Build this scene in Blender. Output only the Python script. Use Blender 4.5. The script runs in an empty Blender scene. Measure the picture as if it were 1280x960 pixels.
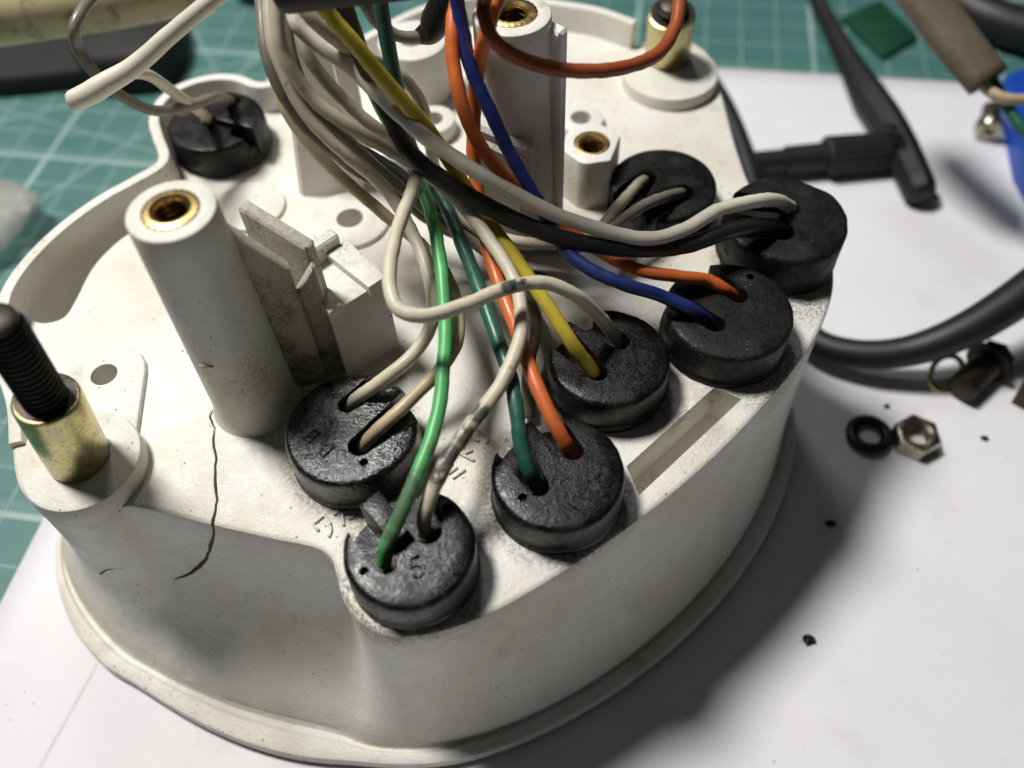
import bpy, bmesh, math, random
from mathutils import Vector, Matrix, noise
from mathutils.bvhtree import BVHTree
random.seed(7)
SC = bpy.context.scene
COL = SC.collection
MM = 0.001
# ------------------------------------------------------------------ camera
FPX, PITCH, ROLL, CAMH = 1078.0, math.radians(54.4), math.asin(40/771.0), 146.0
r0 = Vector((1, 0, 0)); d0 = Vector((0, -math.sin(PITCH), -math.cos(PITCH)))
FW = Vector((0, math.cos(PITCH), -math.sin(PITCH)))
RT = r0*math.cos(ROLL) + d0*math.sin(ROLL)
DN = d0*math.cos(ROLL) - r0*math.sin(ROLL)
CAM = Vector((0, 0, CAMH))
def ray(x, y): return FW + RT*((x-640)/FPX) + DN*((y-480)/FPX)
def P(x, y, h=0.0):                      # photo pixel + height above the table (mm) -> point in mm
    d = ray(x, y); return CAM + d*((h-CAMH)/d.z)
cd = bpy.data.cameras.new('camera'); cam = bpy.data.objects.new('camera', cd); COL.objects.link(cam)
cam.matrix_world = Matrix(((RT.x, -DN.x, -FW.x, 0), (RT.y, -DN.y, -FW.y, 0), (RT.z, -DN.z, -FW.z, CAMH*MM), (0, 0, 0, 1)))
cd.sensor_width = 36; cd.lens = FPX/1280*36; cd.clip_start = 0.005; cd.clip_end = 20
cd.dof.use_dof = True; cd.dof.focus_distance = 0.122; cd.dof.aperture_fstop = 12.5
SC.camera = cam
# ------------------------------------------------------------------ light
w = bpy.data.worlds.new('World'); SC.world = w; w.use_nodes = True
w.node_tree.nodes['Background'].inputs[0].default_value = (0.92, 0.95, 1.0, 1)
w.node_tree.nodes['Background'].inputs[1].default_value = 0.028
def lamp(name, loc, target, power, size, col):
    l = bpy.data.lights.new(name, 'AREA'); l.shape = 'DISK'; l.size = size*MM; l.energy = power; l.color = col
    o = bpy.data.objects.new(name, l); COL.objects.link(o); o.location = Vector(loc)*MM
    o.rotation_euler = (Vector(target)-Vector(loc)).to_track_quat('-Z', 'Y').to_euler()
    return o
lamp('desk_lamp', (-252, 262, 665), (0, 95, 20), 6.2, 150, (1.0, 0.975, 0.935))
lamp('ceiling_light', (-60, 530, 760), (0, 95, 0), .7, 125, (0.93, 0.96, 1.0))
SC.view_settings.view_transform = 'Standard'; SC.view_settings.look = 'None'
SC.view_settings.exposure = 0; SC.view_settings.gamma = 1
SC.render.engine = 'CYCLES'
# ------------------------------------------------------------------ node helpers
class N:
    def __init__(s, name):
        s.m = bpy.data.materials.new(name); s.m.use_nodes = True; s.t = s.m.node_tree
        s.b = s.t.nodes['Principled BSDF']; s._tc = s.t.nodes.new('ShaderNodeTexCoord')
        s.co = s._tc.outputs['Object']
    def put(s, sock, v):
        if isinstance(v, bpy.types.NodeSocket): s.t.links.new(v, sock)
        elif isinstance(v, (tuple, list)) and len(v) == 3 and sock.type == 'RGBA': sock.default_value = (*v, 1)
        else: sock.default_value = v
    def set(s, **k):
        for a, v in k.items(): s.put(s.b.inputs[a.replace('_', ' ')], v)
    def noise(s, scale, detail=4, rough=.55, co=None, dist=0):
        n = s.t.nodes.new('ShaderNodeTexNoise'); s.put(n.inputs['Vector'], co or s.co)
        n.inputs['Scale'].default_value = scale; n.inputs['Detail'].default_value = detail
        n.inputs['Roughness'].default_value = rough; n.inputs['Distortion'].default_value = dist
        return n.outputs['Fac']
    def voro(s, scale, co=None, out='Distance', feat='F1'):
        n = s.t.nodes.new('ShaderNodeTexVoronoi'); n.feature = feat; s.put(n.inputs['Vector'], co or s.co)
        n.inputs['Scale'].default_value = scale; return n.outputs[out]
    def math(s, op, a, b=0.0, c=0.0):
        n = s.t.nodes.new('ShaderNodeMath'); n.operation = op
        for i, v in enumerate((a, b, c)): s.put(n.inputs[i], v)
        return n.outputs[0]
    def ramp(s, v, lo, hi, a=0.0, b=1.0):
        n = s.t.nodes.new('ShaderNodeMapRange'); n.interpolation_type = 'SMOOTHSTEP'; s.put(n.inputs[0], v)
        for i, q in zip((1, 2, 3, 4), (lo, hi, a, b)): n.inputs[i].default_value = q
        return n.outputs[0]
    def mix(s, f, a, b):
        n = s.t.nodes.new('ShaderNodeMix'); n.data_type = 'RGBA'
        s.put(n.inputs['Factor'], f); s.put(n.inputs['A'], a); s.put(n.inputs['B'], b)
        return n.outputs['Result']
    def mapping(s, scale=(1, 1, 1), rot=(0, 0, 0), loc=(0, 0, 0), co=None):
        n = s.t.nodes.new('ShaderNodeMapping'); s.put(n.inputs[0], co or s.co)
        n.inputs['Scale'].default_value = scale; n.inputs['Rotation'].default_value = rot; n.inputs['Location'].default_value = loc
        return n.outputs[0]
    def bump(s, h, strength=.3, dist=.0002):
        n = s.t.nodes.new('ShaderNodeBump'); n.inputs['Strength'].default_value = strength
        n.inputs['Distance'].default_value = dist; s.put(n.inputs['Height'], h)
        s.put(s.b.inputs['Normal'], n.outputs[0]); return n
    def sep(s, co=None):
        n = s.t.nodes.new('ShaderNodeSeparateXYZ'); s.put(n.inputs[0], co or s.co); return n.outputs
    def world(s):
        n = s.t.nodes.new('ShaderNodeNewGeometry'); return n.outputs['Position']
    def near(s, pts, r0, r1, co=None):      # 1 close to any of the given points (mm), 0 beyond
        best = None
        for p in pts:
            n = s.t.nodes.new('ShaderNodeVectorMath'); n.operation = 'DISTANCE'
            s.put(n.inputs[0], co or s.co); n.inputs[1].default_value = Vector(p)*MM
            best = n.outputs['Value'] if best is None else s.math('MINIMUM', best, n.outputs['Value'])
        return s.ramp(best, r0*MM, r1*MM, 1, 0)

# bulb holder places: name -> (top px, top height, radius)
CAPS = dict(F=((511, 682), 48.5, 8.25), M=((697, 588), 48.5, 8.75), L=((438, 533), 48.7, 9.1), R1=((761, 444), 48.5, 8.75),
            R2=((912, 386), 48.7, 9.4), R3=((982, 271), 49.6, 9.7), R4=((830, 228), 47.5, 9.0), BL=((269, 150), 48.0, 8.8))
DECK = 42.0
HO = Vector((0, 95, 0))                       # housing origin (mm)
cap_c = {k: P(*v[0], v[1]) for k, v in CAPS.items()}

def plastic(name, grime=True, tint=(0.745, 0.73, 0.685), amount=1.0):
    n = N(name); co = n.world()
    base = n.mix(n.ramp(n.noise(55, 5, .6, co), .38, .72), tint, tuple(c*k for c, k in zip(tint, (.88, .85, .76))))
    sm = n.ramp(n.noise(120, 7, .72, co), .56 if amount < 2 else .45, .74 if amount < 2 else .66)
    base = n.mix(n.math('MULTIPLY', sm, min(.9, .42*amount)), base, (.30, .265, .21) if amount < 2 else (.13, .11, .085))
    sp = n.ramp(n.voro(620, co), .05, .15, 1, 0)
    gate = n.ramp(n.noise(95, 3, .6, co), .44, .60)
    spk = n.math('MULTIPLY', sp, gate)
    sp2 = n.ramp(n.voro(1500, co), .10, .26, 1, 0)
    gate2 = n.ramp(n.noise(160, 4, .7, co), .55, .70)
    spk = n.math('MAXIMUM', spk, n.math('MULTIPLY', sp2, n.math('MULTIPLY', gate2, .75)))
    pep = n.math('MULTIPLY', n.ramp(n.noise(2600, 5, .7, co), .50, .59), n.ramp(n.noise(75, 6, .75, co), .60-.07*amount, .80-.07*amount))
    spk = n.math('MAXIMUM', spk, n.math('MULTIPLY', pep, min(.6, .38*amount)))
    # long thin scuffs
    scu = n.ramp(n.noise(1, 6, .7, n.mapping((900, 120, 300), (0, 0, .7), co=co)), .66, .73)
    spk = n.math('MAXIMUM', spk, n.math('MULTIPLY', scu, .35))
    if grime:
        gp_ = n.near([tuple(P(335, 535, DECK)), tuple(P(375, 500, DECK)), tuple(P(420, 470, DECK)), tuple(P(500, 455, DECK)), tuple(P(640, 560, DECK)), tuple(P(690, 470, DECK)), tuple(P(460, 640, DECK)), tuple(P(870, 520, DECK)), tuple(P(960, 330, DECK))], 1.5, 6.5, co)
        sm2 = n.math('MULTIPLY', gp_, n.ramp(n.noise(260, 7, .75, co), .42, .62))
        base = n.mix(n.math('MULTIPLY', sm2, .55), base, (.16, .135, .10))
        pts = [(c.x, c.y, DECK) for k, c in cap_c.items()]
        g = n.near(pts, 8.6, 12.2, co)
        gn = n.math('MULTIPLY', n.math('MULTIPLY', g, n.ramp(n.noise(110, 4, .65, co), .40, .60, .05, 1)), n.ramp(n.noise(1500, 6, .8, co), .43, .57))
        spk = n.math('MAXIMUM', spk, n.math('MULTIPLY', gn, .9))
        g3 = n.near([(cap_c['R2'].x+6, cap_c['R2'].y-6, DECK), (cap_c['R3'].x+3, cap_c['R3'].y-8, DECK)], 4, 11, co)
        spk = n.math('MAXIMUM', spk, n.math('MULTIPLY', g3, n.ramp(n.noise(2600, 6, .8, co), .49, .58)))
        yg = n.math('MULTIPLY', g, n.ramp(n.noise(160, 4, .6, co), .35, .7))
        base = n.mix(n.math('MULTIPLY', yg, .45), base, (.42, .34, .20))
    col = n.mix(n.math('MULTIPLY', spk, .92), base, (.035, .03, .026))
    n.set(Base_Color=col, Roughness=n.ramp(n.noise(300, 4, .6, co), .3, .7, .36, .56), IOR=1.48)
    n.set(Subsurface_Weight=.08, Subsurface_Radius=(.0012, .001, .0007), Subsurface_Scale=.6)
    n.bump(n.math('ADD', n.math('ADD', n.noise(1500, 4, .6, co), n.math('MULTIPLY', n.noise(3600, 3, .6, co), .7)), n.math('MULTIPLY', n.noise(180, 3, .5, co), .9)), .4, .00028)
    return n.m
def rubber(name, base=.012, rough=.5, wet=0.0, dust=.3, bump=.5):
    n = N(name)
    d = n.ramp(n.noise(190, 7, .75), .47, .62)
    d = n.math('MULTIPLY', d, n.ramp(n.noise(2600, 4, .75), .42, .60))
    col = n.mix(n.math('MULTIPLY', d, dust), (base, base*.98, base*.96), (.11, .11, .108))
    sp = n.math('MULTIPLY', n.ramp(n.voro(1100), .05, .13, 1, 0), n.ramp(n.noise(240, 2), .52, .60))
    col = n.mix(n.math('MULTIPLY', sp, .55), col, (.33, .31, .28))
    r = n.math('ADD', n.ramp(n.noise(230, 7, .75), .40, .60, rough-.13-.14*wet, rough+.16), n.ramp(n.noise(2800, 3, .7), .4, .6, -.05, .12))
    n.set(Base_Color=col, Roughness=r, IOR=1.46, Specular_IOR_Level=.30+.25*wet)
    n.set(Coat_Weight=wet*.6, Coat_Roughness=.14)
    h = n.math('ADD', n.math('MULTIPLY', n.noise(3200, 3, .6), .38), n.math('ADD', n.math('MULTIPLY', n.noise(1100, 4, .6), .5*(1+wet)), n.math('MULTIPLY', n.noise(300, 3, .5), .35+.8*wet)))
    bm_ = n.bump(h, bump, .00022)
    n.put(n.b.inputs['Coat Normal'], bm_.outputs[0])
    return n.m
def pvc(name, col, dirt=.5, dcol=(.09, .075, .055), rough=.42, blotch=.55):
    n = N(name)
    d = n.ramp(n.noise(210, 7, .75), blotch, blotch+.17)
    s = n.math('MULTIPLY', n.ramp(n.voro(800), .06, .16, 1, 0), n.ramp(n.noise(150, 2), .5, .6))
    c = n.mix(n.ramp(n.noise(70, 3), .35, .7), col, tuple(a*.82 for a in col))
    c = n.mix(n.math('MULTIPLY', n.math('MAXIMUM', d, s), dirt), c, dcol)
    n.set(Base_Color=c, Roughness=n.ramp(n.noise(400, 4), .3, .7, rough-.1, rough+.14), IOR=1.5)
    n.bump(n.noise(700, 4, .6), .25, .00015)
    return n.m
def metal(name, a, b, rough=.3, tarn=(.02, .018, .014), tam=.6, scale=300, lo=.5, metallic=1.0):
    n = N(name)
    c = n.mix(n.ramp(n.noise(scale*.4, 3), .35, .65), a, b)
    t = n.math('MULTIPLY', n.ramp(n.noise(scale, 7, .75), lo, lo+.14), tam)
    n.set(Base_Color=n.mix(t, c, tarn), Metallic=n.math('SUBTRACT', metallic, n.math('MULTIPLY', t, .5)), Roughness=n.math('ADD', rough, n.math('MULTIPLY', t, .3)))
    n.bump(n.noise(scale*4, 4, .6), .2, .0001)
    return n.m
def simple(name, col, rough=.5, metallic=0, bump=.2, scale=600):
    n = N(name)
    c = n.mix(n.ramp(n.noise(scale*.3, 5, .65), .35, .7), col, tuple(v*.75 for v in col))
    n.set(Base_Color=c, Roughness=rough, Metallic=metallic); n.bump(n.noise(scale, 4, .6), bump, .0002)
    return n.m
M = {}
M['plastic'] = plastic('aged_white_plastic')
M['plastic_post'] = plastic('aged_white_plastic_of_posts', False, amount=1.6)
M['plastic_dirty'] = plastic('grimy_white_plastic', False, (.56, .53, .46), 3.2)
M['crack'] = simple('dirt_in_crack', (.05, .042, .035), .8)
M['rubber'] = rubber('black_rubber', .004, .31, .15, .12, .6)
M['rubber_wet'] = rubber('oily_black_rubber', .004, .24, .9, .08, .9)
M['rubber_grey'] = rubber('matt_black_rubber', .007, .46, 0, .15, .6)
M['rubber_dusty'] = rubber('dusty_black_rubber', .004, .32, .12, .38, .55)
M['rubber_black'] = rubber('deep_black_rubber', .005, .42, .1, .05, .35)
M['white'] = pvc('dirty_white_wire_coat', (.62, .565, .44), .6)
M['white2'] = pvc('cleaner_white_wire_coat', (.72, .675, .565), .5, blotch=.57)
M['beige'] = pvc('beige_wire_coat', (.56, .455, .28), .7)
M['grey'] = pvc('grimy_grey_wire_coat', (.20, .178, .14), .6)
M['yellow'] = pvc('yellow_wire_coat', (.62, .50, .05), .45, (.16, .13, .04))
M['orange'] = pvc('orange_wire_coat', (.66, .155, .035), .45, (.07, .03, .02))
M['orange_dark'] = pvc('brown_orange_wire_coat', (.33, .075, .022), .45, (.06, .03, .02))
M['blue'] = pvc('blue_wire_coat', (.015, .03, .16), .45, (.015, .016, .03))
M['green_dark'] = pvc('dark_green_wire_coat', (.018, .105, .075), .5, (.02, .03, .025))
M['black'] = pvc('black_wire_coat', (.016, .016, .016), .4, (.06, .055, .05))
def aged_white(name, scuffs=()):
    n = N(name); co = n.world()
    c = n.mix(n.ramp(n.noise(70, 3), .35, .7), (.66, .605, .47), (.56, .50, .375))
    up = n.ramp(n.sep(co)[1], .088, .122)                     # browner along the length near the harness
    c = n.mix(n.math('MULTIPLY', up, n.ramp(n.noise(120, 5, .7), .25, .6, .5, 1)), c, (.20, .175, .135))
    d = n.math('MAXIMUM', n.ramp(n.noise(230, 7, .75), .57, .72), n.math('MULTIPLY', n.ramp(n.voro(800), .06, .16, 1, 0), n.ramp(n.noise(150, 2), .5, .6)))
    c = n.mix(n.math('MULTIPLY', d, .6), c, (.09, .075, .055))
    for p, r in scuffs:
        k = n.math('MULTIPLY', n.near([p], r*.55, r, co), n.ramp(n.noise(420, 5, .7, co), .36, .5))
        c = n.mix(n.math('MULTIPLY', k, .9), c, (.035, .034, .034))
    n.set(Base_Color=c, Roughness=n.ramp(n.noise(400, 4), .3, .7, .34, .56)); n.bump(n.noise(700, 4, .6), .3, .00015)
    return n.m
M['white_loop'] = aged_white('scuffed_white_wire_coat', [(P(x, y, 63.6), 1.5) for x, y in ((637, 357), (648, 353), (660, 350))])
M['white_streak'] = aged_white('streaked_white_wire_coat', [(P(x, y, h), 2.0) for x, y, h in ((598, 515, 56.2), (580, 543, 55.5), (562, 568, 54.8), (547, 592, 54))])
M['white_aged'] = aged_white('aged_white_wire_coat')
def green_striped():
    n = N('light_green_wire_coat')
    c = n.mix(n.ramp(n.noise(90, 3), .35, .7), (.10, .46, .14), (.075, .36, .11))
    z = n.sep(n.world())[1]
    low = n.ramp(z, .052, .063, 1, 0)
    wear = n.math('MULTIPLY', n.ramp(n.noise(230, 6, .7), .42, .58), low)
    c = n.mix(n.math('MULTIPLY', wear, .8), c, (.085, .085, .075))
    n.set(Base_Color=c, Roughness=.4); n.bump(n.noise(700), .25, .00015); return n.m
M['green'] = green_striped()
M['brass'] = metal('brass', (.74, .55, .24), (.62, .44, .17), .32, (.20, .13, .05), .4, 700, .50)
M['brass_dark'] = metal('oily_shaded_brass', (.30, .20, .07), (.16, .10, .035), .34, (.03, .02, .01), .8, 500, .45)  # oily thread brass, darkened to paint in the shade inside the insert holes
M['zinc'] = metal('yellow_zinc_plating', (.62, .53, .22), (.46, .43, .25), .24, (.14, .12, .06), .6, 2200, .5)
M['steel_dark'] = metal('dark_oily_steel', (.06, .05, .042), (.035, .03, .027), .46, (.02, .018, .015), .5, 500)
M['steel'] = metal('zinc_steel', (.52, .47, .36), (.36, .33, .27), .26, (.03, .028, .022), .6, 400)
M['tool'] = simple('black_plastic_tool', (.007, .007, .0075), .58)
M['pouch'] = simple('charcoal_fabric', (.014, .0135, .0135), .8, 0, .6, 900)
M['pouch_black'] = simple('black_fabric', (.008, .008, .008), .7)
M['cable'] = simple('black_cable_sheath', (.009, .009, .0095), .5, 0, .3, 300)
M['tape'] = rubber('black_tape', .012, .4, .2, .1, .4)
M['loom'] = simple('black_vinyl_loom', (.006, .006, .006), .6)
M['sheath'] = pvc('yellowed_vinyl_sheath', (.52, .44, .25), .75, (.09, .065, .03), .4, .5)
M['sheath_brown'] = pvc('brown_grey_vinyl_sheath', (.15, .12, .085), .6, (.05, .04, .03), .4)
M['blue_plastic'] = simple('bright_blue_plastic', (.01, .07, .42), .3)
M['navy'] = simple('navy_plastic', (.012, .012, .06), .4)
M['plate'] = simple('dark_green_plate', (.004, .055, .026), .5)
# ------------------------------------------------------------------ mesh helpers (all input in mm)
def thing(name, loc, label, cat, group=None):
    o = bpy.data.objects.new(name, None); COL.objects.link(o); o.location = Vector(loc)*MM; o.empty_display_size = .005
    o['label'] = label; o['category'] = cat
    if group: o['group'] = group
    return o
def origin_of(o):
    v = Vector((0, 0, 0))
    while o is not None: v += o.location; o = o.parent
    return v
def obj(name, verts, faces, mat, parent=None, smooth=40, loc=None):
    """verts in world mm; the object's origin goes to loc (or its parent's origin)."""
    verts = [Vector(v) for v in verts]
    if loc is None:
        if parent: loc = origin_of(parent)/MM
        else:
            lo = Vector([min(v[i] for v in verts) for i in range(3)]); hi = Vector([max(v[i] for v in verts) for i in range(3)])
            loc = Vector(((lo.x+hi.x)/2, (lo.y+hi.y)/2, lo.z))
    loc = Vector(loc)
    me = bpy.data.meshes.new(name); me.from_pydata([tuple((v-loc)*MM) for v in verts], [], faces); me.update()
    bm = bmesh.new(); bm.from_mesh(me); bmesh.ops.recalc_face_normals(bm, faces=bm.faces); bm.to_mesh(me); bm.free()
    o = bpy.data.objects.new(name, me); COL.objects.link(o)
    o.location = loc*MM - (origin_of(parent) if parent else Vector())
    if parent: o.parent = parent
    if mat: me.materials.append(M[mat] if isinstance(mat, str) else mat)
    if smooth: shade(o, smooth)
    return o
def shade(o, ang=40):
    me = o.data
    me.polygons.foreach_set('use_smooth', [True]*len(me.polygons)); me.set_sharp_from_angle(angle=math.radians(ang))
def tag(o, label, cat, group=None, kind=None):
    o['label'] = label; o['category'] = cat
    if group: o['group'] = group
    if kind: o['kind'] = kind
    return o
class G:
    def __init__(s): s.v = []; s.f = []
    def add(s, v, f):
        k = len(s.v); s.v += [Vector(a) for a in v]; s.f += [tuple(i+k for i in a) for a in f]; return s
    def obj(s, name, mat, parent=None, **k): return obj(name, s.v, s.f, mat, parent, **k)
def rings(rows, closed=True, cap0=True, cap1=True):
    n = len(rows[0]); v = [p for r in rows for p in r]; f = []
    for i in range(len(rows)-1):
        for j in range(n if closed else n-1):
            a, b = i*n+j, i*n+(j+1) % n
            f.append((a, b, b+n, a+n))
    if cap0: f.append(tuple(range(n-1, -1, -1)))
    if cap1: f.append(tuple(range((len(rows)-1)*n, len(rows)*n)))
    return v, f
def catmull(pts, per=8, closed=False):
    pts = [tuple(p) for p in pts]; n = len(pts); out = []
    idx = range(n if closed else n-1)
    for i in idx:
        g = (lambda k: pts[k % n]) if closed else (lambda k: pts[max(0, min(n-1, k))])
        p0, p1, p2, p3 = (Vector(g(i+k)) for k in (-1, 0, 1, 2))
        d1 = max((p1-p0).length, 1e-6)**.5; d2 = max((p2-p1).length, 1e-6)**.5; d3 = max((p3-p2).length, 1e-6)**.5
        m1 = (p2-p1) if d1 < 1e-2 else (p1-p0)/d1 - (p2-p0)/(d1+d2) + (p2-p1)/d2
        m2 = (p2-p1) if d3 < 1e-2 else (p2-p1)/d2 - (p3-p1)/(d2+d3) + (p3-p2)/d3
        if d1 >= 1e-2: m1 = m1*d2
        if d3 >= 1e-2: m2 = m2*d2
        for k in range(per):
            t = k/per
            out.append(p1*(2*t**3-3*t*t+1) + m1*(t**3-2*t*t+t) + p2*(-2*t**3+3*t*t) + m2*(t**3-t*t))
    if not closed: out.append(Vector(pts[-1]))
    return out
def tube(path, r, n=12, cap=True, flat=1.0, up=(0, 0, 1), rnd=True):
    """sweep a circle (or an ellipse: flat) along path; r a number or a list."""
    path = [Vector(p) for p in path]; L = len(path)
    rr = [r]*L if not isinstance(r, (list, tuple)) else [r[min(len(r)-1, int(i/(L-1)*(len(r)-1)))]*(1-((i/(L-1)*(len(r)-1)) % 1)) + r[min(len(r)-1, int(i/(L-1)*(len(r)-1))+1)]*((i/(L-1)*(len(r)-1)) % 1) for i in range(L)]
    rows = []; nrm = None
    for i, p in enumerate(path):
        t = (path[min(i+1, L-1)] - path[max(i-1, 0)]).normalized()
        if nrm is None:
            nrm = Vector(up).cross(t); nrm = nrm.normalized() if nrm.length > 1e-3 else Vector((1, 0, 0))
        nrm = (nrm - t*nrm.dot(t)).normalized(); b = t.cross(nrm)
        rows.append((p, t, nrm, b, rr[i]))
    def ring(q, s, off): p, t, a, b, r_ = q; return [p + t*off + (a*math.cos(k*2*math.pi/n) + b*math.sin(k*2*math.pi/n)*flat)*r_*s for k in range(n)]
    R = []
    if rnd: R += [ring(rows[0], .45, -.55*rr[0]), ring(rows[0], .85, -.3*rr[0])]
    R += [ring(q, 1, 0) for q in rows]
    if rnd: R += [ring(rows[-1], .85, .3*rr[-1]), ring(rows[-1], .45, .55*rr[-1])]
    return rings(R, True, cap, cap)
def lathe(c, prof, n=40, axis=None, cap0=True, cap1=True, xdir=None):
    c = Vector(c); z = Vector(axis or (0, 0, 1)).normalized()
    x = z.orthogonal().normalized() if abs(z.z) < .999 else Vector((1, 0, 0)); y = z.cross(x)
    rows = [[c + z*h + (x*math.cos(2*math.pi*k/n) + y*math.sin(2*math.pi*k/n))*r for k in range(n)] for r, h in prof]
    return rings(rows, True, cap0, cap1)
def helix(c, r, rin, L, pitch, axis, n=30):
    c = Vector(c); z = Vector(axis).normalized(); x = z.orthogonal().normalized(); y = z.cross(x); v = []; f = []; turns = int(L/pitch)
    pr = ((r, 0), (r, .14), (rin, .5), (rin, .62)); R = turns*4
    for i in range(R):
        rr_, o_ = pr[i % 4]
        for k in range(n):
            a = 2*math.pi*k/n; v.append(c + z*((i//4+o_+k/n)*pitch) + (x*math.cos(a)+y*math.sin(a))*rr_)
    for i in range(R-1):
        for k in range(n):
            if k < n-1: f.append((i*n+k, i*n+k+1, (i+1)*n+k+1, (i+1)*n+k))
            elif i+5 < R: f.append((i*n+k, (i+4)*n, (i+5)*n, (i+1)*n+k))
    f.append(tuple((R-1)*n+k for k in range(n)))
    return v, f
def inset(poly, d):                     # poly of 2D vectors, CCW; positive d moves inwards
    out = []; n = len(poly)
    for i in range(n):
        a, b, c = poly[i-1], poly[i], poly[(i+1) % n]
        e1 = (b-a); e2 = (c-b)
        n1 = Vector((-e1.y, e1.x)).normalized() if e1.length > 1e-9 else Vector((0, 0)); n2 = Vector((-e2.y, e2.x)).normalized() if e2.length > 1e-9 else n1
        m = (n1+n2)
        m = m.normalized() if m.length > 1e-6 else n1
        k = max(.5, m.dot(n1)); out.append(b + m*(d/k))
    return out
def ccw(poly):
    a = sum(poly[i].x*poly[(i+1) % len(poly)].y - poly[(i+1) % len(poly)].x*poly[i].y for i in range(len(poly)))
    return poly if a > 0 else poly[::-1]
def prism(poly, z0, z1, bev=.4, bot=False):
    poly = ccw([Vector((p[0], p[1])) for p in poly])
    rows = [[(p.x, p.y, z0) for p in poly]]
    if bev:
        for s, dz in ((0, bev), (.3*bev, .3*bev), (bev, 0)): rows.append([(p.x, p.y, z1-dz) for p in inset(poly, s)])
    else: rows.append([(p.x, p.y, z1) for p in poly])
    return rings(rows)
def box(c, u, v, wv, a, b, h, bev=.3):   # centre c, half-extents a,b,h along u,v,w
    c, u, v, wv = Vector(c), Vector(u).normalized(), Vector(v).normalized(), Vector(wv).normalized()
    def rect(da, z): 
        k = da
        return [c + u*x + v*y + wv*z for x, y in ((a-k, b), (a, b-k), (a, -b+k), (a-k, -b), (-a+k, -b), (-a, -b+k), (-a, b-k), (-a+k, b))]
    def sh(rc, s): return [c + (p-c) - u*((p-c).dot(u))*s/a - v*((p-c).dot(v))*s/b for p in rc]
    rows = [sh(rect(bev, -h), bev), rect(bev, -h+bev), rect(bev, h-bev), sh(rect(bev, h), bev)]
    return rings(rows)
def boolean(o, cutters, op='DIFFERENCE'):
    for g in cutters:
        c = obj('cutter_tmp', g[0], g[1], None, None, smooth=0)
        m = o.modifiers.new('b', 'BOOLEAN'); m.operation = op; m.solver = 'EXACT'; m.object = c
        bpy.context.view_layer.update()
        dg = bpy.context.evaluated_depsgraph_get()
        me = bpy.data.meshes.new_from_object(o.evaluated_get(dg))
        old = o.data; o.modifiers.clear(); o.data = me; bpy.data.meshes.remove(old)
        cm = c.data; bpy.data.objects.remove(c); bpy.data.meshes.remove(cm)
def circ(c, r, n=32): return [Vector((c[0]+r*math.cos(2*math.pi*k/n), c[1]+r*math.sin(2*math.pi*k/n))) for k in range(n)]
def capsule(a, b, r, n=10):
    a, b = Vector(a).to_2d(), Vector(b).to_2d(); t = math.atan2(b.y-a.y, b.x-a.x)
    return [b + Vector((math.cos(t-math.pi/2+math.pi*k/n), math.sin(t-math.pi/2+math.pi*k/n)))*r for k in range(n+1)] + \
           [a + Vector((math.cos(t+math.pi/2+math.pi*k/n), math.sin(t+math.pi/2+math.pi*k/n)))*r for k in range(n+1)]
def taper(a, b, ra, rb_, n=8):
    a, b = Vector(a).to_2d(), Vector(b).to_2d(); t = (b-a).normalized(); m_ = Vector((-t.y, t.x)); t0 = math.atan2(t.y, t.x)
    return [b - m_*rb_, b + m_*rb_] + [a + Vector((math.cos(t0+math.pi/2+math.pi*k/n), math.sin(t0+math.pi/2+math.pi*k/n)))*ra for k in range(n+1)]
def bevel(o, wd, seg=2, ang=35):
    m = o.modifiers.new('bevel', 'BEVEL'); m.width = wd*MM; m.segments = seg; m.limit_method = 'ANGLE'; m.angle_limit = math.radians(ang); m.harden_normals = False
    return o
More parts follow.
